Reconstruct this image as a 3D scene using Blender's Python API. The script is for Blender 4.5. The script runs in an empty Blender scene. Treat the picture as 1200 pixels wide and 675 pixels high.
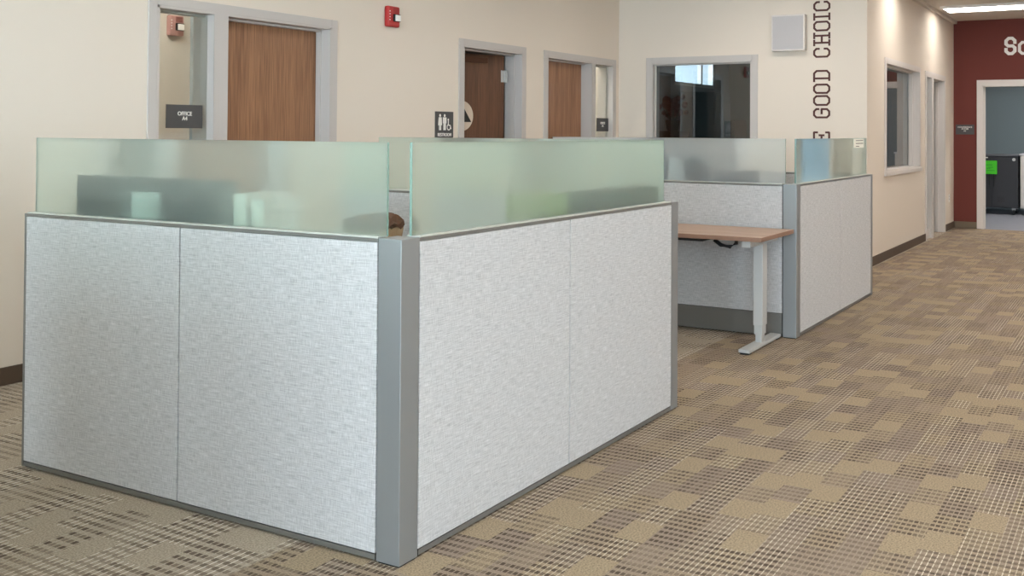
import bpy, bmesh, math, random
from mathutils import Vector, Matrix
random.seed(7)
S = bpy.context.scene
COL = S.collection

# ---------------------------------------------------------------- camera, world, exposure
YAW, PITCH, ROLL = 0.5396, 0.01514, 0.00632
FPX, PY = 1245.26, 135.26
cam_d = bpy.data.cameras.new('camera'); cam = bpy.data.objects.new('camera', cam_d); COL.objects.link(cam)
cam.location = (-2.808, -2.1011, 1.4289)
fw = Vector((math.cos(YAW)*math.cos(PITCH), math.sin(YAW)*math.cos(PITCH), math.sin(PITCH)))
rt = Vector((math.sin(YAW), -math.cos(YAW), 0)); up = rt.cross(fw)
r2 = rt*math.cos(ROLL)+up*math.sin(ROLL); u2 = -rt*math.sin(ROLL)+up*math.cos(ROLL)
cam.rotation_euler = Matrix((r2, u2, -fw)).transposed().to_euler()
cam_d.sensor_fit = 'HORIZONTAL'; cam_d.sensor_width = 36
cam_d.lens = FPX/1200*36; cam_d.shift_y = (PY-337.5)/1200
cam_d.clip_start = .05; cam_d.clip_end = 200
S.camera = cam

world = bpy.data.worlds.new('world'); S.world = world; world.use_nodes = True
bg = world.node_tree.nodes['Background']; bg.inputs[0].default_value = (.68, .83, 1, 1); bg.inputs[1].default_value = 23.0
S.view_settings.view_transform = 'Standard'; S.view_settings.look = 'None'
S.view_settings.gamma = 1; S.view_settings.use_curve_mapping = False
S.view_settings.exposure = 0.44
LAMP = 9.5      # strength of the ceiling lamp lenses

# ---------------------------------------------------------------- helpers
def lin(c): return tuple(((v/255/12.92) if v/255 <= .04045 else ((v/255+.055)/1.055)**2.4) for v in c)
def newmat(name):
    m = bpy.data.materials.new(name); m.use_nodes = True; nt = m.node_tree
    return m, nt, nt.nodes['Principled BSDF']
def mat(name, rgb, rough=.6, metal=0, spec=.5, bump=0, bscale=200, var=0, vscale=6, emis=None, es=0):
    m, nt, b = newmat(name); c = (*lin(rgb), 1)
    b.inputs['Base Color'].default_value = c; b.inputs['Roughness'].default_value = rough
    b.inputs['Metallic'].default_value = metal; b.inputs['Specular IOR Level'].default_value = spec
    tc = nt.nodes.new('ShaderNodeTexCoord')
    if var:
        n = nt.nodes.new('ShaderNodeTexNoise'); n.inputs['Scale'].default_value = vscale; n.inputs['Detail'].default_value = 3
        nt.links.new(tc.outputs['Object'], n.inputs['Vector'])
        mx = nt.nodes.new('ShaderNodeMix'); mx.data_type = 'RGBA'
        mx.inputs[6].default_value = (*[v*(1-var) for v in c[:3]], 1); mx.inputs[7].default_value = (*[min(1, v*(1+var)) for v in c[:3]], 1)
        nt.links.new(n.outputs['Fac'], mx.inputs[0]); nt.links.new(mx.outputs[2], b.inputs['Base Color'])
    if bump:
        n = nt.nodes.new('ShaderNodeTexNoise'); n.inputs['Scale'].default_value = bscale; n.inputs['Detail'].default_value = 2
        nt.links.new(tc.outputs['Object'], n.inputs['Vector'])
        bp = nt.nodes.new('ShaderNodeBump'); bp.inputs['Strength'].default_value = bump; bp.inputs['Distance'].default_value = .002
        nt.links.new(n.outputs['Fac'], bp.inputs['Height']); nt.links.new(bp.outputs[0], b.inputs['Normal'])
    if emis:
        b.inputs['Emission Color'].default_value = (*emis, 1); b.inputs['Emission Strength'].default_value = es
    return m

class G:
    """small node-graph helper"""
    def __init__(s, nt): s.nt = nt
    def set(s, i, v):
        if hasattr(v, 'is_output') or isinstance(v, bpy.types.NodeSocket): s.nt.links.new(v, i)
        else: i.default_value = v
    def m(s, op, a, b=0.0, c=None):
        n = s.nt.nodes.new('ShaderNodeMath'); n.operation = op; s.set(n.inputs[0], a); s.set(n.inputs[1], b)
        if c is not None: s.set(n.inputs[2], c)
        return n.outputs[0]
    def comb(s, x, y, z=0.0):
        n = s.nt.nodes.new('ShaderNodeCombineXYZ'); s.set(n.inputs[0], x); s.set(n.inputs[1], y); s.set(n.inputs[2], z); return n.outputs[0]
    def white(s, v):
        n = s.nt.nodes.new('ShaderNodeTexWhiteNoise'); n.noise_dimensions = '3D'; s.set(n.inputs[0], v); return n.outputs[0]
    def noise(s, v, sc, det=2):
        n = s.nt.nodes.new('ShaderNodeTexNoise'); s.set(n.inputs['Vector'], v); n.inputs['Scale'].default_value = sc; n.inputs['Detail'].default_value = det; return n.outputs['Fac']
    def mix(s, f, a, b):
        n = s.nt.nodes.new('ShaderNodeMix'); n.data_type = 'RGBA'; s.set(n.inputs[0], f)
        for i, v in ((6, a), (7, b)): s.set(n.inputs[i], (*v, 1) if isinstance(v, tuple) else v)
        return n.outputs[2]
    def xyz(s):
        t = s.nt.nodes.new('ShaderNodeTexCoord'); x = s.nt.nodes.new('ShaderNodeSeparateXYZ'); s.nt.links.new(t.outputs['Object'], x.inputs[0])
        return x.outputs[0], x.outputs[1], x.outputs[2]

def fabric_mat(name, rgb):
    m, nt, b = newmat(name); g = G(nt); x, y, z = g.xyz()
    u = g.m('ADD', x, y)
    h = g.noise(g.comb(g.m('MULTIPLY', u, 16), g.m('MULTIPLY', z, 300)), 1, 2)     # weft threads
    v = g.noise(g.comb(g.m('MULTIPLY', u, 300), g.m('MULTIPLY', z, 34), 5.0), 1, 2)  # warp threads
    f = g.noise(g.comb(g.m('MULTIPLY', u, 420), g.m('MULTIPLY', z, 420), 9.0), 1, 1)
    t = g.m('ADD', g.m('MULTIPLY', h, .46), g.m('ADD', g.m('MULTIPLY', v, .38), g.m('MULTIPLY', f, .16)))
    t = g.m('MULTIPLY_ADD', g.m('SUBTRACT', t, .5), 3.2, .5)
    n = nt.nodes.new('ShaderNodeClamp'); nt.links.new(t, n.inputs[0])
    c = lin(rgb)
    col = g.mix(n.outputs[0], tuple(v*.62 for v in c), tuple(min(1, v*1.2) for v in c))
    nt.links.new(col, b.inputs['Base Color']); b.inputs['Roughness'].default_value = .75
    b.inputs['Sheen Weight'].default_value = .15
    bp = nt.nodes.new('ShaderNodeBump'); bp.inputs['Strength'].default_value = .25; bp.inputs['Distance'].default_value = .001
    nt.links.new(t, bp.inputs['Height']); nt.links.new(bp.outputs[0], b.inputs['Normal'])
    return m

def wood_mat(name, dark, light, axis='z', rough=.45):
    m, nt, b = newmat(name); g = G(nt); x, y, z = g.xyz()
    if axis == 'z': v1 = g.comb(g.m('MULTIPLY', g.m('ADD', x, y), 90), g.m('MULTIPLY', z, 3.0)); v2 = g.comb(g.m('MULTIPLY', g.m('ADD', x, y), 14), g.m('MULTIPLY', z, .7), 4.0)
    else: v1 = g.comb(g.m('MULTIPLY', x, 90), g.m('MULTIPLY', y, 3.0)); v2 = g.comb(g.m('MULTIPLY', x, 14), g.m('MULTIPLY', y, .7), 4.0)
    t = g.m('ADD', g.m('MULTIPLY', g.noise(v1, 1, 4), .65), g.m('MULTIPLY', g.noise(v2, 1, 2), .35))
    t = g.m('MULTIPLY_ADD', g.m('SUBTRACT', t, .5), 3.0, .5)
    n = nt.nodes.new('ShaderNodeClamp'); nt.links.new(t, n.inputs[0])
    nt.links.new(g.mix(n.outputs[0], lin(dark), lin(light)), b.inputs['Base Color']); b.inputs['Roughness'].default_value = rough
    return m

def carpet_mat(name, tan, dark, light, yarn, PV=.0186, PU=.045, lk=1.0, dk=1.0):
    """woven block carpet: rows run along x; blocks of dashes alternate with plain patches"""
    m, nt, b = newmat(name); g = G(nt); x, y, z = g.xyz()
    NV, BX = .118, .19
    iv = g.m('FLOOR', g.m('DIVIDE', y, NV))                                  # band across y
    off = g.white(g.comb(iv, 3.0)); off = g.m('MULTIPLY', off, 1.0)
    xs = g.m('ADD', g.m('DIVIDE', x, BX), off)
    iu = g.m('FLOOR', xs)
    iu2 = g.m('FLOOR', g.m('DIVIDE', xs, 3.0))
    kind = g.white(g.comb(iu, iv, 1.0)); kind2 = g.white(g.comb(iu2, iv, 2.0))
    even = g.m('LESS_THAN', g.m('ABSOLUTE', g.m('FRACT', g.m('MULTIPLY', iu, .5))), .25)
    plain = g.m('MULTIPLY', even, g.m('LESS_THAN', kind, .46))
    # thin light dashed yarns
    vf = g.m('FRACT', g.m('DIVIDE', y, PV)); vi = g.m('FLOOR', g.m('DIVIDE', y, PV))
    rowlight = g.white(g.comb(vi, iu2, 7.0))
    uf = g.m('FRACT', g.m('ADD', g.m('DIVIDE', x, PU), g.m('MULTIPLY', g.white(g.comb(vi, 0.0, 4.0)), .3)))
    line = g.m('MULTIPLY', g.m('LESS_THAN', vf, .17), g.m('LESS_THAN', uf, .72))
    line = g.m('MULTIPLY', line, g.m('MULTIPLY_ADD', g.m('GREATER_THAN', kind2, .5), .8, .12))
    line = g.m('MULTIPLY', line, g.m('MULTIPLY_ADD', rowlight, .8, .35*lk))
    line = g.m('MINIMUM', g.m('MULTIPLY', line, lk), 1.0)
    # dark dashes between them
    uf2 = g.m('FRACT', g.m('DIVIDE', x, PU))
    dash = g.m('MULTIPLY', g.m('GREATER_THAN', vf, .24), g.m('GREATER_THAN', uf2, .5))
    dash = g.m('MULTIPLY', dash, g.m('MULTIPLY_ADD', g.white(g.comb(vi, iu, 11.0)), .6, .55))
    notp = g.m('SUBTRACT', 1.0, plain)
    dash = g.m('MULTIPLY', dash, g.m('MULTIPLY_ADD', g.white(g.comb(iu, iv, 21.0)), .75*dk, .45*dk))
    dash = g.m('MINIMUM', dash, 1.0)
    dash = g.m('MULTIPLY', dash, notp)
    line = g.m('MULTIPLY', line, notp)
    speck = g.noise(g.comb(x, y), 150, 4); speck2 = g.noise(g.comb(x, y, 3.0), 1.2, 2)
    sp = g.m('MULTIPLY_ADD', g.m('SUBTRACT', speck, .5), 3.4, .5)
    base = g.mix(sp, tuple(v*.72 for v in lin(tan)), tuple(v*1.28 for v in lin(tan)))
    mauve = g.mix(g.m('MULTIPLY', notp, g.m('MULTIPLY', kind, .65)), base, lin(yarn))
    c1 = g.mix(dash, mauve, lin(dark)); c2 = g.mix(line, c1, lin(light))
    nt.links.new(c2, b.inputs['Base Color']); b.inputs['Roughness'].default_value = .95; b.inputs['Specular IOR Level'].default_value = .15
    bp = nt.nodes.new('ShaderNodeBump'); bp.inputs['Strength'].default_value = .35; bp.inputs['Distance'].default_value = .003
    nt.links.new(g.m('ADD', speck, g.m('SUBTRACT', g.m('MULTIPLY', line, .6), g.m('MULTIPLY', dash, .6))), bp.inputs['Height']); nt.links.new(bp.outputs[0], b.inputs['Normal'])
    return m

def frosted_mat(name, tint, body, rough=.3, k=.4, dif=.25):
    m, nt, b = newmat(name); nt.nodes.remove(b); out = nt.nodes['Material Output']
    rf = nt.nodes.new('ShaderNodeBsdfRefraction'); rf.inputs['Color'].default_value = (*tint, 1); rf.inputs['Roughness'].default_value = rough; rf.inputs['IOR'].default_value = 1.1
    tl = nt.nodes.new('ShaderNodeBsdfTranslucent'); tl.inputs[0].default_value = (*body, 1)
    df = nt.nodes.new('ShaderNodeBsdfDiffuse'); df.inputs[0].default_value = (*body, 1)
    gl = nt.nodes.new('ShaderNodeBsdfGlossy'); gl.inputs['Roughness'].default_value = .02
    a = nt.nodes.new('ShaderNodeMixShader'); a.inputs[0].default_value = dif; nt.links.new(tl.outputs[0], a.inputs[1]); nt.links.new(df.outputs[0], a.inputs[2])
    c = nt.nodes.new('ShaderNodeMixShader'); c.inputs[0].default_value = k; nt.links.new(rf.outputs[0], c.inputs[1]); nt.links.new(a.outputs[0], c.inputs[2])
    fr = nt.nodes.new('ShaderNodeFresnel'); fr.inputs[0].default_value = 1.5
    d = nt.nodes.new('ShaderNodeMixShader'); nt.links.new(fr.outputs[0], d.inputs[0]); nt.links.new(c.outputs[0], d.inputs[1]); nt.links.new(gl.outputs[0], d.inputs[2])
    facing(nt, fr, d); nt.links.new(d.outputs[0], out.inputs[0]); return m
def facing(nt, fr, d):
    ge = nt.nodes.new('ShaderNodeNewGeometry'); g = G(nt)
    nt.links.new(g.m('MULTIPLY', fr.outputs[0], g.m('SUBTRACT', 1.0, ge.outputs['Backfacing'])), d.inputs[0])
def pane_mat(name, tint, ior=1.5, gain=1.0):
    m, nt, b = newmat(name); nt.nodes.remove(b); out = nt.nodes['Material Output']
    tr = nt.nodes.new('ShaderNodeBsdfTransparent'); tr.inputs[0].default_value = (*tint, 1)
    gl = nt.nodes.new('ShaderNodeBsdfGlossy'); gl.inputs['Roughness'].default_value = .0; gl.inputs[0].default_value = (gain, gain, gain, 1)
    fr = nt.nodes.new('ShaderNodeFresnel'); fr.inputs[0].default_value = ior
    d = nt.nodes.new('ShaderNodeMixShader'); nt.links.new(fr.outputs[0], d.inputs[0]); nt.links.new(tr.outputs[0], d.inputs[1]); nt.links.new(gl.outputs[0], d.inputs[2])
    facing(nt, fr, d); nt.links.new(d.outputs[0], out.inputs[0]); return m

M = {}
M['cream'] = mat('cream_paint', (222, 210, 196), .85, spec=.25, bump=.12, bscale=260)
M['red'] = mat('maroon_paint', (108, 54, 47), .75, spec=.3, bump=.1, bscale=260)
M['blue'] = mat('grey_blue_paint', (124, 136, 142), .85)
M['ceil'] = mat('ceiling_white', (214, 206, 196), .9, bump=.2, bscale=90)
M['base'] = mat('rubber_base', (84, 68, 54), .6)
M['frame'] = mat('grey_door_frame_paint', (192, 185, 180), .5)
M['white'] = mat('white_frame_paint', (214, 206, 200), .5)
M['post'] = mat('silver_painted_metal', (150, 152, 153), .42, metal=.55, bump=.05, bscale=900)
M['rail'] = mat('grey_painted_rail', (124, 122, 118), .4, metal=.45)
M['railtop'] = mat('light_top_rail', (196, 196, 190), .4, metal=.2)
M['gap'] = mat('dark_joint', (35, 33, 31), .8)
M['fabric'] = fabric_mat('woven_panel_fabric', (192, 190, 190))
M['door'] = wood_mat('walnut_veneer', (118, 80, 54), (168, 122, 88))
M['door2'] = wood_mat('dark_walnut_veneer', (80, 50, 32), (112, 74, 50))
M['desk'] = wood_mat('desk_laminate', (156, 128, 108), (190, 162, 141), 'y', .5)
M['deskedge'] = mat('desk_edge', (138, 106, 88), .5)
M['leg'] = mat('light_grey_metal', (186, 186, 184), .45, metal=.2)
M['black'] = mat('black_plastic', (24, 24, 25), .5)
M['cart'] = mat('charcoal_cart', (48, 48, 52), .55)
M['sign'] = mat('dark_grey_sign', (72, 70, 70), .55)
M['signw'] = mat('white_lettering', (236, 232, 226), .6)
M['maroon'] = mat('maroon_vinyl', (80, 42, 36), .7)
M['redplastic'] = mat('red_plastic', (176, 38, 36), .4)
M['pinkplastic'] = mat('dusty_red_plastic', (176, 134, 128), .5)  # red paled in the colour itself, as if mirrored in glass
M['lens'] = mat('clear_strobe_lens', (240, 240, 236), .15)
M['speaker'] = mat('grey_speaker_grille', (182, 178, 178), .7, bump=.3, bscale=900)
M['green'] = mat('green_paper', (70, 196, 40), .8)
M['kraft'] = mat('kraft_paper', (176, 142, 110), .85, bump=.3, bscale=60, var=.12, vscale=14)
M['kraftin'] = mat('dark_brown_paper', (92, 58, 38), .85, bump=.3, bscale=60)
M['teal'] = mat('dark_grey_plastic', (14, 18, 21), .6)
M['olive'] = mat('olive_board', (132, 140, 96), .8)
M['dgreen'] = mat('dark_green_board', (22, 58, 50), .8)
M['pink'] = mat('pale_pink_board', (214, 180, 180), .8)
M['carpet'] = carpet_mat('brown_block_carpet', (158, 140, 116), (86, 73, 62), (212, 200, 180), (138, 122, 114))
M['carpet2'] = carpet_mat('grey_tan_block_carpet', (170, 156, 138), (100, 86, 74), (226, 216, 200), (164, 150, 134), .026, .05, 2.2, .85)
M['bluefloor'] = mat('grey_blue_floor', (128, 130, 140), .6, var=.12, vscale=9)
M['frost'] = frosted_mat('frosted_green_glass', (.86, .95, .90), (.78, .89, .83))
M['clearback'] = pane_mat('clear_green_glass', (.93, .98, .96))
M['frostedge'] = mat('green_glass_edge', (122, 146, 136), .2)
M['frostb'] = frosted_mat('frosted_pale_blue_glass', (.96, .98, 1), (.94, .97, 1), .3, .56, .2)  # blue-white body colour stands in for window light reflected off the glass
M['pane'] = pane_mat('clear_pane', (.9, .92, .9))
M['pane_dark'] = pane_mat('grey_tinted_pane', (.6, .64, .64), 1.9)
M['lamp'] = mat('lit_lamp_lens', (255, 250, 240), .5, emis=(1, .96, .91), es=LAMP)
M['lamp2'] = mat('bright_lamp_lens', (255, 250, 240), .5, emis=(1, .96, .9), es=LAMP*2.2)
M['office'] = mat('beige_office_paint', (200, 194, 184), .85)
M['grey'] = mat('mid_grey_paint', (120, 124, 126), .7)
M['dark'] = mat('dark_grey_cloth', (62, 62, 64), .9)
M['flower'] = mat('dark_red_petals', (96, 20, 30), .8)

def setp(o, label=None, cat=None, group=None, kind=None):
    for k, v in (('label', label), ('category', cat), ('group', group), ('kind', kind)):
        if v: o[k] = v
    return o
def empty(name, loc, label=None, cat=None, group=None, kind=None, rz=0):
    o = bpy.data.objects.new(name, None); COL.objects.link(o); o.location = loc; o.rotation_euler = (0, 0, rz); o.empty_display_size = .1
    return setp(o, label, cat, group, kind)
class MB:
    """collects shapes; coordinates are in the parent's space"""
    def __init__(s): s.bm = bmesh.new(); s.mi = 0
    def box(s, a, b, bev=0, mi=None):
        a, b = [min(p, q) for p, q in zip(a, b)], [max(p, q) for p, q in zip(a, b)]
        r = bmesh.ops.create_cube(s.bm, size=1)['verts']
        for v in r: v.co = Vector([a[i] + (v.co[i]+.5)*(b[i]-a[i]) for i in range(3)])
        fs = list({f for v in r for f in v.link_faces})
        for f in fs: f.material_index = s.mi if mi is None else mi
        if bev:
            es = list({e for v in r for e in v.link_edges})
            bmesh.ops.bevel(s.bm, geom=es, offset=bev, segments=2, affect='EDGES', profile=.6)
        return s
    def cyl(s, c, r, h, axis='z', seg=24, r2=None, bev=0):
        res = bmesh.ops.create_cone(s.bm, cap_ends=True, segments=seg, radius1=r, radius2=r if r2 is None else r2, depth=h)['verts']
        R = {'z': Matrix(), 'x': Matrix.Rotation(math.pi/2, 4, 'Y'), 'y': Matrix.Rotation(-math.pi/2, 4, 'X')}[axis]
        bmesh.ops.transform(s.bm, matrix=Matrix.Translation(c) @ R, verts=res)
        for f in {f for v in res for f in v.link_faces}: f.material_index = s.mi
        return s
    def poly(s, pts, n, depth):
        """extrude a flat outline (list of 3d points) along n by depth"""
        vs = [s.bm.verts.new(p) for p in pts]; f = s.bm.faces.new(vs)
        r = bmesh.ops.extrude_face_region(s.bm, geom=[f])
        ev = [e for e in r['geom'] if isinstance(e, bmesh.types.BMVert)]
        bmesh.ops.translate(s.bm, vec=Vector(n)*depth, verts=ev)
        return s
    def tube(s, pts, r, seg=8):
        rings = []
        for i, p in enumerate(pts):
            p = Vector(p); a = Vector(pts[max(0, i-1)]); b = Vector(pts[min(len(pts)-1, i+1)]); d = (b-a).normalized()
            q = d.orthogonal().normalized(); w = d.cross(q)
            rings.append([s.bm.verts.new(p+(q*math.cos(t)+w*math.sin(t))*r) for t in [k*2*math.pi/seg for k in range(seg)]])
        for A, B in zip(rings, rings[1:]):
            best = min(range(seg), key=lambda k: (A[0].co-B[k].co).length)
            for k in range(seg): s.bm.faces.new((A[k], A[(k+1) % seg], B[(k+1+best) % seg], B[(k+best) % seg]))
        s.bm.faces.new(rings[0]); s.bm.faces.new(rings[-1]); return s
    def build(s, name, mats, parent=None, smooth=False, **kw):
        bmesh.ops.recalc_face_normals(s.bm, faces=s.bm.faces[:])
        me = bpy.data.meshes.new(name); s.bm.to_mesh(me); s.bm.free()
        for m in (mats if isinstance(mats, (list, tuple)) else [mats]): me.materials.append(m)
        if smooth:
            for p in me.polygons: p.use_smooth = True
        o = bpy.data.objects.new(name, me); COL.objects.link(o)
        if parent: o.parent = parent
        return setp(o, **kw)
def B(name, a, b, m, parent=None, bev=0, **kw): return MB().box(a, b, bev).build(name, m, parent, **kw)
def text(body, size, m, parent, loc, rot, name='lettering', ext=.0015, sx=1):
    c = bpy.data.curves.new(name, 'FONT'); c.body = body; c.size = size; c.extrude = ext; c.align_x = 'CENTER'; c.align_y = 'CENTER'; c.offset = size*.006
    t = bpy.data.objects.new('tmp', c); COL.objects.link(t); bpy.context.view_layer.update()
    me = bpy.data.meshes.new_from_object(t); bpy.data.objects.remove(t)
    me.name = name; me.materials.clear(); me.materials.append(m)
    o = bpy.data.objects.new(name, me); COL.objects.link(o); o.parent = parent; o.location = loc; o.rotation_euler = rot; o.scale = (sx, 1, 1)
    return o
FACE_S = (math.pi/2, 0, 0)            # readable from -y
FACE_W = (math.pi/2, 0, -math.pi/2)   # readable from -x

# ---------------------------------------------------------------- room shell
YW, XB, YC, XR, ZC, WT = 3.365, 8.8145, .462, 14.663, 3.165, .2
XW, YS = -7.0, -7.0
def wall(name, axis, p0, p1, lo, hi, holes, m, z1=ZC, z0=0):
    """slab between p0 and p1 on `axis`, spanning lo..hi on the other, with rectangular holes (a,b,z0,z1)"""
    us = sorted({lo, hi, *[h[0] for h in holes], *[h[1] for h in holes]})
    mb = MB()
    for a, b in zip(us, us[1:]):
        zs = sorted([(h[2], h[3]) for h in holes if h[0] <= a+1e-6 and h[1] >= b-1e-6]); z = z0
        for s0, s1 in zs+[(z1, z1)]:
            if s0 > z+1e-4:
                if axis == 'y': mb.box((a, p0, z), (b, p1, s0))
                else: mb.box((p0, a, z), (p1, b, s0))
            z = max(z, s1)
    bmesh.ops.remove_doubles(mb.bm, verts=mb.bm.verts[:], dist=1e-5)
    return mb.build(name, m, kind='structure')

B('floor', (XW-.2, YS-.2, -.1), (XR, .43, 0), M['carpet'], kind='structure')
B('floor', (XW-.2, .43, -.1), (XR, 6.0, 0), M['carpet2'], kind='structure')
B('floor', (XR, -2.2, -.1), (19.5, 5, 0), M['bluefloor'], kind='structure')
# ceiling (one slab over the offices too)
B('ceiling', (XW-.2, YS-.2, ZC), (15.5, 6.2, ZC+.15), M['ceil'], kind='structure')
B('ceiling', (15.5, -2.2, ZC), (19.5, 6.2, ZC+.15), M['ceil'], kind='structure')

D1, D2, D3 = (1.865, 3.56), (5.42, 6.51), (7.029, 8.648)
WL = (-4.5, -2.95, .95, 2.23)
wall('wall_left', 'y', YW, YW+WT, XW, XB+.2, [(*D1, 0, 2.23), (*D2, 0, 2.23), (*D3, 0, 2.23), WL], M['cream'])
wall('wall_back', 'x', XB, XB+WT, YC, YW, [(1.72, 2.934, 1.0, 2.245)], M['cream'])
wall('wall_corridor', 'y', YC, YC+WT, XB+.2, XR, [(9.73, 11.80, 1.0, 2.25), (12.29, 13.78, 0, 2.22)], M['cream'])
wall('wall_end', 'x', XR, XR+WT, -4.5, YC, [(-1.85, .058, 0, 2.173), (-3.3, -2.3, .3, 2.2)], M['red'])
wall('wall_right', 'y', -4.7, -4.5, 2.0, XR+WT, [], M['cream'])
wall('wall_front', 'y', YS-.2, YS, XW, 2.2, [(-3.5, -1.6, .95, 2.75)], M['cream'])
B('wall_side', (2.0, YS, 0), (2.2, -4.7, ZC), M['cream'], kind='structure')
wall('wall_window', 'x', XW-.2, XW, YS, YW+WT, [(-6.2, -3.4, .95, 2.85), (-3.0, -.2, .95, 2.85), (.2, 3.0, .95, 2.85)], M['cream'])

# baseboards
for i, (a, b) in enumerate(((XW, 1.795), (3.63, 5.349), (6.587, 6.946))):
    B('baseboard_left', (a, YW-.012, 0), (b, YW, .1), M['base'], kind='structure', bev=.003)
B('baseboard_back', (XB-.012, YC, 0), (XB, YW-.012, .1), M['base'], kind='structure', bev=.003)
B('baseboard_corridor', (XB-.012, YC-.012, 0), (12.228, YC, .1), M['base'], kind='structure', bev=.003)
B('baseboard_corridor', (13.866, YC-.012, 0), (XR, YC, .1), M['base'], kind='structure', bev=.003)
B('baseboard_end', (XR-.012, .131, 0), (XR, YC-.013, .1), mat('tan_rubber_base', (112, 98, 78), .6), kind='structure', bev=.003)
# corridor ceiling cove trim
B('trim_1', (9.0, YC-.05, ZC-.045), (XR, YC, ZC), M['ceil'], kind='structure', bev=.006)

# windows behind the camera (daylight)
def daywin(name, axis, p, a, b, z0, z1):
    e = empty(name, (0, 0, 0), kind='structure')
    mb = MB(); n = 2; w = .06
    P = lambda u0, u1, zz0, zz1: mb.box((p-.05, u0, zz0), (p+.05, u1, zz1)) if axis == 'x' else mb.box((u0, p-.05, zz0), (u1, p+.05, zz1))
    for u in (a, (a+b)/2-w/2, b-w): P(u, u+w, z0, z1)
    P(a, b, z0, z0+w); P(a, b, z1-w, z1); P(a, b, z0+(z1-z0)*.7, z0+(z1-z0)*.7+.045)
    mb.build('window_frame', M['frame'], e)
    mb = MB()
    if axis == 'x': mb.box((p-.003, a, z0), (p+.003, b, z1))
    else: mb.box((a, p-.003, z0), (b, p+.003, z1))
    mb.build('pane', M['pane'], e)
    L = bpy.data.lights.new('window_portal', 'AREA'); L.shape = 'RECTANGLE'; L.size = b-a; L.size_y = z1-z0; L.cycles.is_portal = True
    o = bpy.data.objects.new('window_portal', L); COL.objects.link(o); o.parent = e
    if axis == 'x': o.location = (p-.06, (a+b)/2, (z0+z1)/2); o.rotation_euler = (math.pi/2, 0, -math.pi/2)
    else: o.location = ((a+b)/2, p-.06, (z0+z1)/2); o.rotation_euler = (math.pi/2, 0, 0)
    if axis == 'y': o.rotation_euler = (math.pi/2, 0, math.pi)
n = 3
for a, b in ((-6.2, -3.4), (-3.0, -.2), (.2, 3.0)): daywin('window_%d' % n, 'x', XW-.1, a, b, .95, 2.85); n += 1
for a, b in ((-3.5, -1.6),): daywin('window_%d' % n, 'y', YS-.1, a, b, .95, 2.75); n += 1

# ---------------------------------------------------------------- ceiling lamps
def ceiling_lamp(x, y, label, w=.62, l=1.22, lens='lamp', group='lit ceiling lamps'):
    e = empty('ceiling_lamp', (x, y, ZC), label, 'ceiling light', group)
    m = MB(); z0 = -.035
    m.box((-w/2, -l/2, z0), (-w/2+.03, l/2, -.001)).box((w/2-.03, -l/2, z0), (w/2, l/2, -.001))
    m.box((-w/2+.03, -l/2, z0), (w/2-.03, -l/2+.03, -.001)).box((-w/2+.03, l/2-.03, z0), (w/2-.03, l/2, -.001))
    m.box((-.05, -l/2+.03, z0+.004), (.05, l/2-.03, -.001))
    m.build('lamp_housing', M['white'], e)
    for sx in (-1, 1):
        B('lamp_lens', (sx*.052, -l/2+.032, z0+.006), (sx*(w/2-.032), l/2-.032, -.012), M[lens], e)
    return e
ceiling_lamp(12.83, -.29, 'lit rectangular ceiling lamp in the corridor before the maroon wall', group=None)
ceiling_lamp(9.95, -.29, 'lit ceiling lamp over the corridor window, outside the frame', group=None)
ceiling_lamp(6.0, -3.6, 'lit ceiling lamp over the open walkway, outside the frame', lens='lamp2', group=None)  # extra lamp out of view, brightens the far cubicle's front panel
ceiling_lamp(12.83, -2.6, 'lit ceiling lamp over the corridor, right of the one in view', lens='lamp2', group=None)  # unseen lamp added to lift the corridor and maroon wall
ceiling_lamp(9.95, -2.6, 'lit ceiling lamp at the corridor entrance, outside the frame', group=None)  # another added lamp out of view, for more corridor light
for x in (-4.2, -1.2, 1.8, 4.8, 7.4):  # lamps out of view, added as light sources for the main room
    for y in (-4.6, -1.9, 1.3):
        if (x > 1.9 and y < -4) or (x < 0 and y > 0): continue
        ceiling_lamp(x, y, 'lit ceiling lamp %s, %s' % ({-4.6: 'farthest from the door wall', -1.9: 'in the middle row', 1.3: 'in the row along the door wall'}[y],
            {-4.2: 'nearest the daylight windows', -1.2: 'behind the nearest cubicle\'s left face', 1.8: 'over the nearest cubicle', 4.8: 'over the standing desk', 7.4: 'nearest the slab lettering'}[x]), group=None)

# ---------------------------------------------------------------- door frames in the left wall
def frame_y(name, x0, x1, ztop, y, mull=(), face=.07, head=.06, depth=.19, m='frame', sill=None, stop=.12):
    """hollow metal frame around an opening x0..x1 in a wall whose room face is at y (room towards -y)"""
    e = empty(name, ((x0+x1)/2, y, 0), kind='structure'); cx = (x0+x1)/2
    mb = MB(); z0 = 0 if sill is None else sill
    for s, xe in ((-1, x0), (1, x1)):
        xe -= cx
        mb.box((xe, -.012, z0), (xe+s*face, .0, ztop+head), .003)          # face on the wall
        mb.box((xe-s*.0, -.012, z0), (xe-s*.018, depth, ztop))             # jamb
        mb.box((xe-s*.018, stop-.045, z0), (xe-s*.034, stop, ztop), .002)   # stop
    mb.box((x0-cx, -.012, ztop), (x1-cx, 0, ztop+head), .003)
    mb.box((x0-cx, -.012, ztop-.018), (x1-cx, depth, ztop)); mb.box((x0-cx+.02, stop-.045, ztop-.034), (x1-cx-.02, stop, ztop-.018), .002)
    for a, b in mull:
        mb.box((a-cx, -.012, z0), (b-cx, depth, ztop+.0005)); mb.box((a-cx, -.0124, z0), (b-cx, -.01, ztop+head*.5))
    if sill is not None:
        mb.box((x0-cx-face-.01, -.03, sill-.05), (x1-cx+face+.01, 0, sill), .004); mb.box((x0-cx, -.012, sill), (x1-cx, depth, sill+.018))
    mb.build('door_frame' if sill is None else 'window_frame', M[m], e)
    return e, cx
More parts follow.
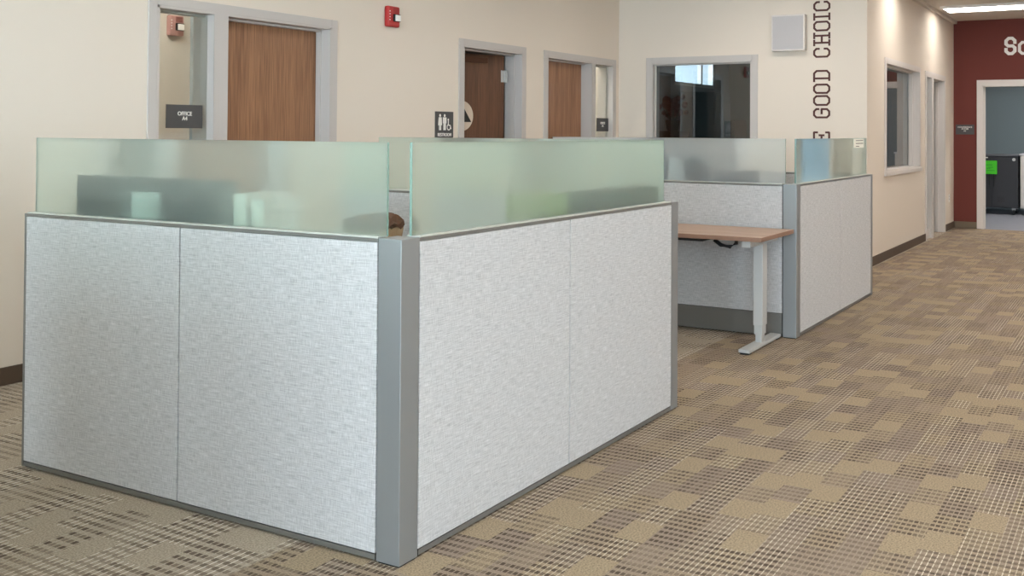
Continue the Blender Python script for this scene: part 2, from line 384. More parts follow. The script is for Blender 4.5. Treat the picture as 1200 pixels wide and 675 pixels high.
def handle(parent, x, y, z, d=1):
    m = MB(); m.cyl((x, y-.006, z), .026, .012, 'y'); m.cyl((x, y-.03, z), .009, .05, 'y'); m.box((x-.008, y-.062, z-.009), (x+d*.11, y-.046, z+.009), .004)
    return m.build('door_handle', M['leg'], parent)

e, cx = frame_y('door_1', D1[0], D1[1], 2.23, YW, mull=((2.347, 2.476),))
leaf = B('door_leaf', (2.478-cx, .125, .01), (3.54-cx, .17, 2.205), M['door'], e, .002); handle(leaf, 2.56-cx, .125, 1.0)
B('sidelight_pane', (1.885-cx, .052, .3), (2.346-cx, .058, 2.21), M['pane'], e)
B('sidelight_panel', (1.885-cx, .04, 0), (2.346-cx, .08, .3), M['frame'], e)
e, cx = frame_y('door_3', D3[0], D3[1], 2.23, YW, mull=((8.07, 8.171),))
leaf = B('door_leaf', (7.049-cx, .125, .01), (8.069-cx, .17, 2.205), M['door'], e, .002); handle(leaf, 7.14-cx, .125, 1.0)
B('sidelight_pane', (8.172-cx, .052, .3), (8.629-cx, .058, 2.21), M['pane'], e)
B('sidelight_panel', (8.172-cx, .04, 0), (8.629-cx, .08, .3), M['frame'], e)
e, cx = frame_y('door_2', D2[0], D2[1], 2.23, YW)
piv = empty('door_leaf', (6.47-cx, .21, 0)); piv.parent = e; piv.rotation_euler = (0, 0, -math.radians(17))
COL.objects.unlink(piv); bpy.data.objects.remove(piv)
th = math.radians(17)
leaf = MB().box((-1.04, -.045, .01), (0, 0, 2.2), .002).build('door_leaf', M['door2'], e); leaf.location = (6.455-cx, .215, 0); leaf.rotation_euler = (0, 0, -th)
for z in (.3, 1.15, 1.99):
    h = MB().box((-.042, -.048, z-.06), (-.002, -.045, z+.06)).cyl((.006, -.05, z), .008, .12).box((.006, -.062, z-.06), (.034, -.055, z+.06)).build('hinge', M['leg'], leaf)
s = MB().cyl((-.56, -.047, 1.58), .15, .004, 'y', 48).build('sign_disc', mat('cream_sign', (214, 198, 180), .6), leaf, label='pale disc')
t = MB(); t.poly([(-.56-.125, -.0492, 1.52), (-.56+.125, -.0492, 1.52), (-.56, -.0492, 1.70)], (0, -1, 0), .002); t.build('sign_triangle', M['black'], leaf, label='black triangle')
B('door_closer', (-.62, -.085, 2.11), (-.25, -.046, 2.165), M['kraftin'], leaf, .008)

# ---------------------------------------------------------------- left-wall office window (left of the frame, mirrored in the glass)
e, cx = frame_y('window_9', WL[0], WL[1], WL[3], YW, sill=WL[2])
B('pane', (WL[0]-cx+.02, .06, WL[2]+.02), (WL[1]-cx-.02, .066, WL[3]-.02), M['pane'], e)

# offices behind the left wall
B('wall_office', (XW, 5.1, 0), (XB+.2, 5.2, ZC), M['office'], kind='structure')
for x in (4.55, 6.78, XB+.25, XW-.05):
    B('wall_partition', (x-.05, YW+WT, 0), (x+.05, 5.1, ZC), M['office'] if x > 1 else M['office'], kind='structure')
B('wall_partition', (-.6, YW+WT, 0), (-.5, 5.1, ZC), M['office'], kind='structure')
def office_lamp(x, y, label):
    return ceiling_lamp(x, y, label, lens='lamp2')
office_lamp(2.6, 4.3, 'lit ceiling lamp inside the office behind the wide door')
office_lamp(-3.4, 4.3, 'lit ceiling lamp inside the office left of the frame')
office_lamp(8.0, 4.3, 'lit ceiling lamp inside the office nearest the room corner')
B('trim_2', (3.72, 5.02, 0), (3.95, 5.1, ZC), mat('blue_grey_post_paint', (158, 168, 172), .6), kind='structure')
# right end of office strip beyond the back wall: window room
# ---------------------------------------------------------------- window in the back wall
def window_back():
    e = empty('window_1', (XB, 2.327, 1.0), kind='structure')
    mb = MB(); y0, y1 = -.607, .607; z0, z1 = 0, 1.245; f = .07
    mb.box((-.012, y0-f, z0-f), (0, y0, z1+f-.005), .003).box((-.012, y1, z0-f), (0, y1+f, z1+f-.005), .003).box((-.012, y0, z1), (0, y1, z1+f-.005), .003).box((-.012, y0, z0-f), (0, y1, z0), .003)
    mb.box((-.012, y0, z0), (.19, y0+.016, z1)).box((-.012, y1-.016, z0), (.19, y1, z1)).box((-.012, y0, z1-.016), (.19, y1, z1)).box((-.012, y0, z0), (.19, y1, z0+.016))
    mb.box((.06, y0+.016, z0), (.075, y0+.03, z1), .002).box((.06, y1-.03, z0), (.075, y1-.016, z1), .002).box((.06, y0+.03, z1-.03), (.075, y1-.03, z1-.016), .002)
    mb.build('window_frame', M['frame'], e)
    B('pane', (.08, y0+.016, z0+.016), (.086, y1-.016, z1-.016), M['pane_dark'], e)
window_back()
# ---------------------------------------------------------------- corridor window and door
e, cx = frame_y('window_2', 9.73, 11.80, 2.25, YC, sill=1.0, m='white', face=.055, head=.05)
B('pane', (9.75-cx, .13, 1.02), (11.78-cx, .136, 2.23), M['pane_dark'], e)
e, cx = frame_y('door_4', 12.29, 13.78, 2.22, YC, mull=((12.70, 12.83),), m='white')
B('sidelight_pane', (12.31-cx, .052, .12), (12.70-cx, .058, 2.2), M['pane_dark'], e)
B('sidelight_panel', (12.31-cx, .02, 0), (12.70-cx, .09, .12), M['white'], e)
leaf = MB().box((0, -.045, .01), (.9, 0, 2.19), .002).build('door_leaf', M['door'], e); leaf.location = (12.86-cx, .24, 0); leaf.rotation_euler = (0, 0, math.radians(80))

# room behind the back wall / corridor wall
wall('wall_inner', 'y', 3.6, 3.7, XB+.2, XR, [(11.15, 12.75, 2.1, 2.75)], M['grey'])
B('wall_inner_end', (13.4, YC+WT, 0), (13.5, 3.6, ZC), mat('olive_grey_paint', (110, 112, 102), .8), kind='structure')
e = empty('window_10', (11.95, 3.65, 2.1), kind='structure')
mb = MB().box((-.8, -.04, 0), (-.75, .04, .65)).box((.75, -.04, 0), (.8, .04, .65)).box((-.8, -.04, 0), (.8, .04, .05)).box((-.8, -.04, .6), (.8, .04, .65)).box((.28, -.03, .05), (.34, .03, .6))
mb.build('window_frame', M['frame'], e)
B('wall_outer', (XR+.0, YC, 0), (XR+.2, 6.2, ZC), M['grey'], kind='structure')

# ---------------------------------------------------------------- doorway in the maroon wall and the room behind
e = empty('door_5', (XR, -.9, 0), kind='structure')
mb = MB(); y0, y1 = -.95, .958; f = .075; zt = 2.173
for s, yy in ((-1, y0), (1, y1)):
    mb.box((-.014, yy, 0), (0, yy+s*f, zt+.08), .003); mb.box((-.014, yy, 0), (.2, yy-s*.02, zt)); mb.box((.07, yy-s*.02, 0), (.11, yy-s*.035, zt), .002)
mb.box((-.014, y0, zt), (0, y1, zt+.08), .003); mb.box((-.014, y0, zt-.02), (.2, y1, zt))
mb.build('door_frame', M['white'], e)
e = empty('window_11', (XR, -2.8, .3), kind='structure')
mb = MB(); mb.box((-.014, -.57, -.07), (.1, -.5, 1.97)).box((-.014, .5, -.07), (.1, .57, 1.97)).box((-.014, -.5, -.07), (.1, .5, 0)).box((-.014, -.5, 1.9), (.1, .5, 1.97)).box((-.01, -.03, 0), (.09, .03, 1.9))
mb.build('window_frame', M['white'], e); B('pane', (.04, -.5, 0), (.046, .5, 1.9), M['pane'], e)
bm_, nt_, b_ = newmat('pale_blue_roller_blind'); nt_.nodes.remove(b_)  # translucent sheet added to tone down the sky mirrored in the cubicle glass
tl_ = nt_.nodes.new('ShaderNodeBsdfTranslucent'); tl_.inputs[0].default_value = (.2, .26, .29, 1); nt_.links.new(tl_.outputs[0], nt_.nodes['Material Output'].inputs[0])
B('roller_blind', (.06, -.5, 0), (.062, .5, 1.88), bm_, e)
B('wall_far', (19.4, -2.2, 0), (19.5, 4.5, ZC), M['blue'], kind='structure')
B('wall_far_side', (XR+WT, 2.6, 0), (19.4, 2.7, ZC), M['blue'], kind='structure')
B('wall_far_right', (XR+WT, -2.2, 0), (19.4, -2.1, ZC), M['blue'], kind='structure')
ceiling_lamp(17.0, -.4, 'lit ceiling lamp inside the blue-walled room, just before the carts', lens='lamp2')
ceiling_lamp(15.8, -1.3, 'lit ceiling lamp inside the blue-walled room, farther from the carts', lens='lamp2')

# ---------------------------------------------------------------- cubicles
H = 1.07
def screen(parent, axis, a, b, m, z0=H+.004, z1=1.39, p=.03):
    """frosted glass screen standing on the top rail; edges carry the polished green edge"""
    t = .005; mb = MB()
    if axis == 'x': mb.box((p-t, a, z0), (p+t, b, z1))
    else: mb.box((a, p-t, z0), (b, p+t, z1))
    ax = 0 if axis == 'x' else 1
    for f in mb.bm.faces:
        f.normal_update(); f.material_index = (0 if f.normal[ax] < 0 else 2) if abs(f.normal[ax]) > .9 else 1
    return mb.build('glass_screen', [m, M['frostedge'], M['clearback']], parent)
def panel_run(parent, axis, p, a, b, seams, out, posts=(0, 0), toekick=False):
    """one straight run of panels: faces at p (outer side `out` = -1/+1), thickness .06 inwards; a..b along"""
    T = .06
    def bx(mb, u0, u1, d0, d1, z0, z1, bev=0):
        q0, q1 = p-out*d0, p-out*d1
        if axis == 'x': mb.box((q0, u0, z0), (q1, u1, z1), bev)
        else: mb.box((u0, q0, z0), (u1, q1, z1), bev)
    a2, b2 = a+posts[0], b-posts[1]
    mb = MB(); bx(mb, a2, b2, .012, T-.012, .02, H-.012); mb.build('panel_core', M['gap'], parent)
    mb = MB(); bx(mb, a2, b2, 0, T, H-.012, H, .001); mb.build('top_rail', M['rail'], parent)
    mb = MB(); bx(mb, a2+.004, b2-.004, .002, T-.002, H, H+.006, .002); mb.build('top_cap', M['railtop'], parent)
    zb = .17 if toekick else .03
    mb = MB(); bx(mb, a2+.004, b2-.004, 0, T, .008, zb-.004, .001); mb.build('base_rail', M['rail'], parent)
    us = [a2]+list(seams)+[b2]
    for u0, u1 in zip(us, us[1:]):
        mb = MB(); bx(mb, u0+.0035, u1-.0035, -.0005, .012, zb, H-.0135, .0015); mb.build('fabric_panel', M['fabric'], parent)
        mb = MB(); bx(mb, u0+.0035, u1-.0035, T-.012, T+.0005, .03, H-.0135, .0015); mb.build('fabric_panel', M['fabric'], parent)

def cubicle(x0, L, W, label, gl, toekick=False):
    e = empty('cubicle', (x0, 0, 0), label, 'cubicle', 'grey fabric office cubicles')
    P = .093; Q = .1
    # near corner post (square, slightly proud)
    MB().box((-.002, -.002, .006), (Q, P, H+.002), .003).build('corner_post', M['post'], e)
    MB().box((.004, .004, 0), (Q-.006, P-.006, .006)).box((-.001, P, .008), (.02, P+.006, .028)).box((Q, -.001, .008), (Q+.006, .02, .028)).build('post_foot', M['gap'], e)
    panel_run(e, 'x', 0, P+.003, W, [1.04] if W > 1.9 else [], -1, (0, .012), toekick)
    MB().box((0, W-.012, .006), (.06, W, H), .002).build('end_trim', M['rail'], e)
    ep = .09 if x0 < 1 else .07
    panel_run(e, 'y', 0, Q+.003, L, [L*.4965 if x0 < 1 else 1.24], -1, (0, ep), False)
    # end post: corner with the far return panel
    MB().box((L-ep, 0, .006), (L, .06, H), .003).build('end_post', M['post'], e)
    panel_run(e, 'x', L-.001, .06, W-.05, [1.0], 1, (.003, .012), False)
    MB().box((L-.061, W-.062, .006), (L-.001, W-.05, H), .002).build('end_trim', M['rail'], e)
    g1, g2, g3 = gl
    screen(e, 'x', g1[0], g1[1], g1[2], H+.006)
    screen(e, 'y', g2[0], g2[1], g2[2], H+.006)
    if g3: 
        s = screen(e, 'x', g3[0], g3[1], g3[2], H+.006, p=L-.03)
    return e
c1 = cubicle(0, 2.391, 1.985, 'grey fabric cubicle nearest the camera with frosted green glass screens',
        ((.08, 1.946, M['frost']), (.091, 2.257, M['frost']), (.09, 1.94, M['frost'])))
c2 = cubicle(4.554, 2.385, 1.985, 'grey fabric cubicle with pale blue glass, beside the standing desk and farther from the camera',
        ((.084, 1.946, M['frostb']), (.078, 2.252, M['frost']), None), True)

c3 = cubicle(-3.95, 2.391, 1.985, 'grey fabric cubicle left of the frame, between the daylight windows and the nearest cubicle',  # added out of view to keep window light off the near panel's lower part
        ((.08, 1.946, M['frost']), (.091, 2.257, M['frost']), (.09, 1.94, M['frost'])))
# ---------------------------------------------------------------- sit-stand desk between the cubicles
DZ = .762
d = empty('standing_desk', (4.18, .8, 0), 'height-adjustable desk with tan wood top and grey metal legs between the cubicles', 'desk')
x0, x1, y0, y1 = 3.81-4.18, 4.535-4.18, .01-.8, 1.6-.8
mb = MB(); mb.box((x0, y0, DZ-.028), (x1, y1, DZ), .002)
for f in mb.bm.faces: f.normal_update(); f.material_index = 0 if f.normal.z > .5 else 1
mb.build('desktop', [M['desk'], M['deskedge']], d)
for yy in (.135-.8, 1.45-.8):
    l = MB().box((-.05, yy-.032, .145), (.05, yy+.032, DZ-.075), .004).build('leg', M['leg'], d)
    MB().box((-.044, yy-.027, .085), (.044, yy+.027, .15), .003).build('leg_middle', M['leg'], l)
    MB().box((-.036, yy-.021, .03), (.036, yy+.021, .09), .003).build('leg_lower', M['leg'], l)
    MB().box((-.33, yy-.038, .012), (.345, yy+.038, .034), .005).build('foot', M['leg'], l)
    for q in (-.32, .28): MB().box((q, yy-.03, 0), (q+.05, yy+.03, .012), .002).build('foot_pad', M['black'], l)
    MB().box((-.3, yy-.03, DZ-.075), (.3, yy+.03, DZ-.03), .004).build('desk_bracket', M['leg'], d)
MB().box((-.035, .165-.8, DZ-.078), (.0, 1.42-.8, DZ-.04), .003).build('crossbar', M['leg'], d)
MB().box((.06, .165-.8, DZ-.078), (.095, 1.42-.8, DZ-.04), .003).build('crossbar', M['leg'], d)
MB().box((-.32, .42-.8, DZ-.05), (-.12, .62-.8, DZ-.029), .004).build('control_box', M['black'], d)
MB().box((-.1, .8-.8, DZ-.06), (.03, 1.1-.8, DZ-.03), .004).build('control_box', M['black'], d)
MB().tube([(-.16, .40-.8, DZ-.05), (-.14, .36-.8, DZ-.085), (-.13, .30-.8, DZ-.095), (-.12, .26-.8, DZ-.07), (-.1, .27-.8, DZ-.04)], .014).build('cable', M['black'], d, True)

# ---------------------------------------------------------------- things inside the cubicles (seen through the frosted glass)
def worktop(x, label, dx0, dx1, dy0, dy1):
    e = empty('worktop', (x, 0, 0), label, 'desk')
    MB().box((dx0, dy0, .73), (dx1, dy1, .758), .002).build('desktop', M['desk'], e)
    for a in (dx0+.06, dx1-.1):
        for b in (dy0+.06, dy1-.1):
            MB().box((a, b, 0), (a+.04, b+.04, .73), .003).build('leg', M['leg'], e)
worktop(0, 'tan worktop inside the nearest cubicle, behind its glass', .075, .75, .11, 1.9)
worktop(4.554, 'tan worktop inside the far cubicle, behind its glass', .075, .75, .11, 1.9)
def monitor(x, y, w, zt, zb, label, grp, rz=0, mt='teal', neck=.025):
    e = empty('monitor', (x, y, .758), label, 'monitor', grp, rz=rz)
    b = MB().box((-.02, -w/2, zb-.758), (.02, w/2, zt-.758), .006).build('monitor_back', M[mt], e)
    MB().box((.02, -w/2+.01, zb-.758+.01), (.022, w/2-.01, zt-.758-.01)).build('screen', M['black'], e)
    MB().box((-.05, -neck, .01), (-.021, neck, zt-.758-.055 if neck > .03 else (zt+zb)/2-.758), .004).build('stand', M['leg'], e)
    MB().box((-.05, -.1, 0), (.12, .1, .012), .004).build('stand_foot', M['leg'], e)
    return e
monitor(.12, 1.31, .9, 1.235, .90, 'wide dark monitor with pale stand behind the near left glass', None, neck=.08)
monitor(4.674, .92, .52, 1.292, .93, 'larger dark monitor blurred behind the pale glass by the desk', None, neck=.06)
monitor(4.674, .47, .33, 1.16, .93, 'low dark monitor blurred behind the pale glass by the desk', None)
for yy, zt, lb in ((.80, 1.19, 'left'), (.71, 1.17, 'right')):
    e = empty('ring_binder', (.2, yy, .758), 'pale upright ring binder behind the near left glass, the %s one' % lb, 'binder', 'pale binders by the wide monitor')
    h = zt-.758
    MB().box((-.12, -.03, 0), (.12, -.026, h)).box((-.12, .026, 0), (.12, .03, h)).box((-.124, -.03, 0), (-.12, .03, h)).build('cover', M['white'], e)
    MB().box((-.11, -.024, .006), (.11, .024, h-.02)).build('pages', M['signw'], e)
# low organisers along the right-hand glass of the near cubicle
def organiser(x0, x1, zt, m, label):
    e = empty('desk_organiser', ((x0+x1)/2, .145, .758), label, 'organiser'); w = (x1-x0)/2; h = zt-.758
    mb = MB().box((-w, -.07, 0), (-w+.012, .11, h)).box((w-.012, -.07, 0), (w, .11, h)).box((-w+.012, -.07, 0), (w-.012, -.058, h)).box((-w+.012, -.058, 0), (w-.012, .11, .012)).box((-w+.012, -.058, h*.5), (w-.012, .11, h*.5+.012)).box((-w+.012, -.058, h-.012), (w-.012, .11, h))
    mb.build('shelf_box', m, e); return e
worktop2 = empty('worktop', (0, 0, 0), 'tan side worktop along the right glass of the nearest cubicle', 'desk')
MB().box((.76, .075, .73), (2.28, .7, .758), .002).build('desktop', M['desk'], worktop2)
for a, b in ((.85, .12), (2.2, .12), (.85, .6), (2.2, .6)): MB().box((a, b, 0), (a+.04, b+.04, .73), .003).build('leg', M['leg'], worktop2)
organiser(.98, 1.27, 1.165, M['olive'], 'olive box organiser blurred behind the green glass')
organiser(1.28, 2.26, 1.155, M['dgreen'], 'long dark green organiser blurred behind the green glass')

# crumpled paper bag standing in the gap between the two glass screens
def paper_bag():
    e = empty('paper_bag', (.41, .42, .758), 'crumpled brown paper bag standing in the gap between the glass screens', 'bag')
    def ring(bm, z, w, dd, jit, n=24):
        vs = []
        for k in range(n):
            t = 2*math.pi*k/n; c, s_ = math.cos(t), math.sin(t)
            q = (abs(c)**4+abs(s_)**4)**-.25
            vs.append(bm.verts.new((w*c*q*.9+random.uniform(-jit, jit), dd*s_*q*.9+random.uniform(-jit, jit), z+random.uniform(-jit, jit)*1.5)))
        return vs
    def skin(zs, name, m, cap=True):
        mb = MB(); prev = None
        for (z, w, dd, j) in zs:
            r = ring(mb.bm, z, w, dd, j)
            if prev:
                for k in range(24): mb.bm.faces.new((prev[k], prev[(k+1) % 24], r[(k+1) % 24], r[k]))
            elif cap: mb.bm.faces.new(r)
            prev = r
        o = mb.build(name, m, e); sm = o.modifiers.new('thickness', 'SOLIDIFY'); sm.thickness = .0015; return o
    skin([(0, .10, .07, .001), (.08, .10, .07, .003), (.16, .10, .07, .004), (.26, .105, .072, .005), (.305, .108, .075, .006)], 'bag_body', M['kraft'])
    skin([(.302, .112, .078, .005), (.318, .118, .083, .007), (.333, .108, .072, .008), (.343, .09, .06, .008), (.348, .07, .045, .006), (.35, .03, .02, .004)], 'rolled_top', M['kraftin'], False)
paper_bag()

# paper notice taped inside the far cubicle's right glass
n_ = empty('paper_notice', (6.49, .02, 1.345), 'small white printed notice on the far cubicle glass corner', 'notice')
MB().box((-.17, -.001, -.035), (.19, 0.001, .04)).build('sheet', mat('notice_paper', (240, 240, 230), .8), n_)
mb = MB()
for i, (a, b) in enumerate(((-.1, .16), (-.1, .16), (-.1, .02))): mb.box((a, -.0018, .022-i*.024), (b, -.001, .028-i*.024))
mb.build('printed_lines', M['sign'], n_)

# ---------------------------------------------------------------- wall things
# fire alarm (horn strobe)
def fire_alarm(x, y, z, label, w=.155, h=.175, body='redplastic'):
    e = empty('fire_alarm', (x, y, z), label, 'fire alarm')
    MB().box((-w/2, -.05, -h/2), (w/2, 0, h/2), .016).build('alarm_body', M[body], e)
    MB().box((-w*.12, -.066, -h*.24), (w*.42, -.045, h*.12), .004).build('strobe_reflector', M['black'], e)
    MB().box((-w*.05, -.078, -h*.22), (w*.36, -.05, h*.08), .006).build('strobe_lens', M['lens'], e)
    mb = MB()
    for k in range(4): mb.box((-w/2+.012, -.0515, h*.22-k*.024), (-w/2+.022, -.049, h*.22-k*.024+.008))
    mb.build('printed_letters', M['signw'], e)
    mb = MB()
    for k in range(5): mb.box((-w*.1, -.052, h*.2+k*.009), (w*.38, -.049, h*.2+k*.009+.003))
    mb.build('horn_grille', mat('dark_red_plastic', (120, 24, 22), .5), e)
    return e
fire_alarm(4.31, YW, 2.385, 'red fire alarm with clear strobe high on the cream wall')
fire_alarm(3.53, 5.1, 2.32, 'pale dusty red fire alarm seen through the narrow pane beside the wide door', body='pinkplastic')  # takes the place of an alarm mirrored in the pane

def office_sign(x, label, l1, l2):
    e = empty('office_sign', (x, YW+.05, 1.515), label, 'sign')
    MB().box((-.155, -.006, -.078), (.155, 0, .078), .002).build('sign_plate', M['sign'], e)
    text(l1, .038, M['signw'], e, (0, -.0075, .018), FACE_S); text(l2, .038, M['signw'], e, (0, -.0075, -.014), FACE_S)
office_sign(2.147, 'dark grey office sign on the pane beside the nearest door', 'OFFICE', 'A4')
office_sign(8.47, 'dark grey office sign on the narrow pane nearest the room corner', 'OFFICE', 'A5')

# restroom sign
e = empty('restroom_sign', (5.12, YW, 1.487), 'dark restroom sign with white figures left of the half-open brown door', 'sign')
MB().box((-.142, -.008, -.118), (.142, 0, .118), .002).build('sign_plate', M['sign'], e)
def person(mb, cx, skirt=False, s=1):
    y = -.0085
    mb.cyl((cx, y, .082), .013, .003, 'y', 16)
    if skirt: mb.poly([(cx-.022, y, .066), (cx+.022, y, .066), (cx+.03, y, -.006), (cx-.03, y, -.006)], (0, -1, 0), .0015); mb.box((cx-.016, y, -.05), (cx-.003, y-.0015, -.005)).box((cx+.003, y, -.05), (cx+.016, y-.0015, -.005))
    else: mb.box((cx-.028, y, .012), (cx+.028, y-.0015, .066)).box((cx-.019, y, -.05), (cx-.002, y-.0015, .013)).box((cx+.002, y, -.05), (cx+.019, y-.0015, .013))
mb = MB(); person(mb, -.072, True); person(mb, 0); y = -.0085
mb.cyl((.058, y, .046), .010, .003, 'y', 14).box((.053, y, -.004), (.065, y-.0015, .036)).box((.06, y, -.01), (.09, y-.0015, 0)).poly([(.086, y, -.004), (.095, y, -.004), (.108, y, -.04), (.098, y, -.04)], (0, -1, 0), .0015)
for k in range(20):
    t0, t1 = [math.radians(100+q*13.5) for q in (k, k+1)]
    f = lambda t, r: (.066+r*math.cos(t), y, -.022+r*math.sin(t))
    mb.poly([f(t0, .03), f(t1, .03), f(t1, .021), f(t0, .021)], (0, -1, 0), .0015)
mb.build('pictograms', M['signw'], e)
text('RESTROOM', .042, M['signw'], e, (0, -.0095, -.092), FACE_S)

# conference room sign on the maroon wall
e = empty('conference_sign', (XR, .30, 1.503), 'small grey conference room sign on the maroon wall', 'sign')
MB().box((-.008, -.13, -.075), (0, .13, .075), .002).build('sign_plate', M['sign'], e)
for i, (t_, zz) in enumerate((('CONFERENCE', .035), ('ROOM', .008), ('A1', -.022))): text(t_, .032, M['signw'], e, (-.0095, 0, zz), FACE_W)

# wall speaker
e = empty('wall_speaker', (XB, 1.285, 2.53), 'square grey wall speaker high on the cream wall beside the lettering', 'speaker')
mb = MB(); vs = []
# wedge housing: deeper at top
mb.box((-.10, -.185, -.2), (0, .185, .2), .01); mb.build('speaker_housing', M['white'], e)
MB().box((-.106, -.168, -.182), (-.1, .168, .182), .003).build('speaker_grille', M['speaker'], e)
MB().box((-.108, -.018, -.178), (-.106, .018, -.168)).build('speaker_badge', M['leg'], e)

# outlet
e = empty('wall_outlet', (14.216, YC, .475), 'white wall outlet low on the corridor wall near the maroon wall', 'outlet')
MB().box((-.04, -.006, -.06), (.04, 0, .06), .003).build('cover_plate', M['signw'], e)
for z in (-.028, .012): MB().box((-.015, -.008, z), (.015, -.006, z+.022), .002).build('socket', M['leg'], e)

# slab letters
def stroke_letter(ch, w, h, t):
    c = min(w, h)*.22; m = t/2; L, R, Bt, T = m, w-m, m, h-m; mx, my = w/2, h/2; s = t*.9
    O = [(L+c, Bt), (R-c, Bt), (R, Bt+c), (R, T-c), (R-c, T), (L+c, T), (L, T-c), (L, Bt+c), (L+c, Bt)]
    return {
     'O': [O], 'C': [[(R, T-c-t*1.2), (R, T-c), (R-c, T), (L+c, T), (L, T-c), (L, Bt+c), (L+c, Bt), (R-c, Bt), (R, Bt+c), (R, Bt+c+t*1.2)]],
     'G': [[(R, T-c-t*1.0), (R, T-c), (R-c, T), (L+c, T), (L, T-c), (L, Bt+c), (L+c, Bt), (R-c, Bt), (R, Bt+c), (R, my), (mx, my)]],
     'D': [[(0, Bt), (R-c, Bt), (R, Bt+c), (R, T-c), (R-c, T), (0, T)], [(L+s, Bt), (L+s, T)]],
     'I': [[(mx, Bt), (mx, T)], [(mx-s*1.6, Bt), (mx+s*1.6, Bt)], [(mx-s*1.6, T), (mx+s*1.6, T)]],
     'H': [[(L+s, Bt), (L+s, T)], [(R-s, Bt), (R-s, T)], [(L+s, my), (R-s, my)]]+[[(x-s*1.3, z), (x+s*1.3, z)] for x in (L+s, R-s) for z in (Bt, T)],
     'E': [[(L+s, Bt), (L+s, T)], [(0, Bt), (R, Bt), (R, Bt+t*1.5)], [(0, T), (R, T), (R, T-t*1.5)], [(L+s, my), (mx+s, my)], [(mx+s, my-t), (mx+s, my+t)]],
     'K': [[(L+s, Bt), (L+s, T)], [(L+s, my), (R-s, T)], [(L+s*2, my), (R-s, Bt)]]+[[(x-s*1.3, z), (x+s*1.3, z)] for x in (L+s, R-s) for z in (Bt, T)],
     'A': [[(L+s, Bt), (mx-s*.5, T), (mx+s*.5, T), (R-s, Bt)], [(L+s*2, my*.7), (R-s*2, my*.7)], [(L, Bt), (L+s*2.2, Bt)], [(R-s*2.2, Bt), (R, Bt)]],
     'M': [[(L+s, Bt), (L+s, T), (mx, my), (R-s, T), (R-s, Bt)]]+[[(x-s*1.2, Bt), (x+s*1.2, Bt)] for x in (L+s, R-s)],
     'S': [[(R, T-c-t*.6), (R, T-c), (R-c, T), (L+c, T), (L, T-c), (L, my+c*.8), (L+c*.8, my), (R-c*.8, my), (R, my-c*.8), (R, Bt+c), (R-c, Bt), (L+c, Bt), (L, Bt+c), (L, Bt+c+t*.6)]],
    }[ch]
def letter(ch, w, h, t, mp, n, m, parent, depth=.004):
    mb = MB(); k_ = 0
    for pl in stroke_letter(ch, w, h, t):
        for i, (a, b) in enumerate(zip(pl, pl[1:])):
            a, b = Vector(a), Vector(b); d_ = (b-a).normalized(); q = Vector((-d_.y, d_.x))*t/2
            closed = pl[0] == pl[-1]
            e0 = t*.21 if (i > 0 or closed) else (t*.5 if len(pl) > 2 and ch in 'CSG' else t*.5 if len(pl) == 2 else 0); e1 = t*.21 if (i < len(pl)-2 or closed) else t*.5
            if not closed and i == 0: e0 = t*.5 if pl[0][0] > 0 else 0
            a2, b2 = a-d_*e0, b+d_*e1
            mb.poly([mp(*(a2+q)), mp(*(a2-q)), mp(*(b2-q)), mp(*(b2+q))], n, depth+.00025*k_); k_ += 1
    return mb.build('letter', m, parent)
e = empty('wall_lettering', (XB, .94, 2.0), 'tall vertical maroon slab lettering reading upward on the cream wall', 'lettering')
cells = [('M', .84, .97), ('A', 1.0, 1.13), ('K', 1.155, 1.29), ('E', 1.33, 1.451), ('G', 1.593, 1.704), ('O', 1.729, 1.845), ('O', 1.859, 1.97), ('D', 1.998, 2.119),
         ('C', 2.252, 2.36), ('H', 2.385, 2.521), ('O', 2.539, 2.653), ('I', 2.665, 2.733), ('C', 2.757, 2.869), ('E', 2.89, 3.0), ('S', 3.02, 3.13)]
for ch, z0, z1 in cells:
    letter(ch, z1-z0, .184, .021, lambda a, b, z0=z0: (-.001, .849+b-.94, z0+a-2.0), (-1, 0, 0), M['maroon'], e)
e = empty('wall_lettering', (XR, -.5, 2.75), 'large off-white letters on the maroon wall above the doorway', 'lettering')
letter('S', .165, .275, .045, lambda a, b: (-.001, -.25-a+.5, 2.62+b-2.75), (-1, 0, 0), M['signw'], e)
letter('C', .165, .205, .04, lambda a, b: (-.001, -.435-a+.5, 2.62+b-2.75), (-1, 0, 0), M['signw'], e)

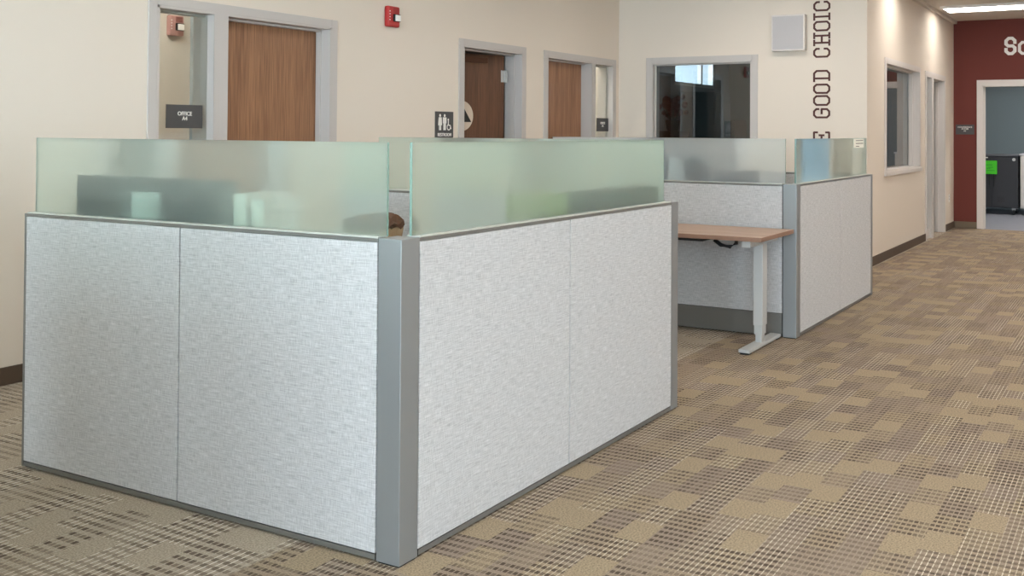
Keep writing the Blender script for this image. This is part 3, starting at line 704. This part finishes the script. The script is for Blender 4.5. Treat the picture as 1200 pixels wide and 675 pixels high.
# ---------------------------------------------------------------- blue room: carts
def cart(x, y0, y1, zt, m, label, dd=.6):
    e = empty('storage_cart', (x+dd/2, (y0+y1)/2, 0), label, 'cart'); w = (y1-y0)/2; hx = dd/2
    b = MB().box((-hx, -w, .12), (hx, w, zt-.03), .012).build('cart_body', M[m], e)
    MB().box((-hx-.015, -w-.015, zt-.03), (hx+.015, w+.015, zt), .006).build('cart_top', mat(m+'_cart_top', (96, 98, 104) if m == 'cart' else (206, 206, 210), .5), e)
    for s in (-1, 1):
        dr = MB().box((-hx-.012, (s*w+s*-.015) if s > 0 else -w+.015, .14), (-hx, s*.004, zt-.06), .004).build('cart_door', M[m], e)
        MB().box((-hx-.03, s*.03, .5), (-hx-.012, s*.045, .75), .003).build('door_pull', M['black'], dr)
        mb = MB()
        for k in range(6): mb.box((-hx-.0135, s*(.1+k*.02), .22), (-hx-.012, s*(.1+k*.02)+.008, .32))
        mb.build('door_vent', M['black'], dr)
    MB().cyl((-hx-.016, -w+.07, zt-.09), .028, .008, 'x', 20).build('lock', M['leg'], e)
    MB().box((-hx-.014, w*.15, zt-.07), (-hx-.012, w*.15+.07, zt-.05)).build('maker_plate', M['signw'], e)
    for sx in (-1, 1):
        for sy in (-1, 1):
            c_ = MB().box((sx*(hx-.08)-.02, sy*(w-.08)-.03, .08), (sx*(hx-.08)+.02, sy*(w-.08)+.03, .12)).build('caster', M['leg'], e)
            MB().cyl((sx*(hx-.08), sy*(w-.08), .045), .045, .03, 'y', 20).build('wheel', M['black'], c_)
    return e
cart(18.0, -.12, .74, 1.075, 'cart', 'charcoal wheeled storage cart in the blue room with a green sheet on it')
cart(18.0, -.80, -.15, 1.09, 'white', 'pale wheeled cabinet at the right edge, beside the charcoal cart')
e = empty('green_paper', (17.970, .35, .84), 'bright green paper sheet taped to the charcoal cart', 'paper')
MB().box((-.004, -.127, -.12), (-.001, .14, .12)).build('sheet', M['green'], e)
mb = MB()
for a, b, z in ((-.05, .06, .04), (-.06, .02, 0), (-.02, .05, -.02), (-.09, .07, -.06)): mb.box((-.0046, a, z), (-.004, b, z+.006))
mb.build('handwriting', M['dgreen'], e)

# ---------------------------------------------------------------- dim room behind the back window
e = empty('potted_flowers', (10.3, 3.28, 0), 'dark red flowers on a tall dark stand inside the room behind the window', 'plant')
MB().box((-.16, -.16, 0), (.16, .16, 1.45), .01).build('stand', M['black'], e)
MB().cyl((0, 0, 1.52), .07, .14, 'z', 24, .10).build('vase', M['dark'], e)
mb = MB()
for k in range(26):
    t = random.uniform(0, 6.28); r = random.uniform(0, .2); z = 1.72+random.uniform(-.1, .18)
    bmesh.ops.create_icosphere(mb.bm, subdivisions=1, radius=random.uniform(.035, .06), matrix=Matrix.Translation((r*math.cos(t), r*math.sin(t), z)))
mb.build('blossoms', M['flower'], e)
mb = MB()
for k in range(7): t = k*.9; mb.tube([(0, 0, 1.5), (.05*math.cos(t), .05*math.sin(t), 1.62), (.12*math.cos(t), .12*math.sin(t), 1.74)], .006, 6)
mb.build('stems', M['dgreen'], e)
def cabinet(x, y, w, dd, h, m, label):
    e = empty('tall_cabinet', (x, y, 0), label, 'cabinet')
    MB().box((-w/2, -dd/2, .05), (w/2, dd/2, h), .006).build('cabinet_body', m, e)
    MB().box((-w/2+.03, -dd/2+.03, 0), (w/2-.03, dd/2-.03, .05)).build('plinth', M['black'], e)
    for s in (-1, 1):
        dr = MB().box((min(s*.003, s*(w/2-.01)), -dd/2-.018, .08), (max(s*.003, s*(w/2-.01)), -dd/2, h-.03), .003).build('cabinet_door', m, e)
        MB().box((s*.04-.006, -dd/2-.04, h*.45), (s*.04+.006, -dd/2-.018, h*.58), .003).build('door_pull', M['leg'], dr)
cabinet(11.55, 3.3, .62, .5, 2.0, M['grey'], 'tall grey cabinet inside the dim room under the bright window')
cabinet(12.3, 3.3, .55, .5, 1.62, M['door2'], 'lower brown wooden cabinet inside the dim room behind the glass')
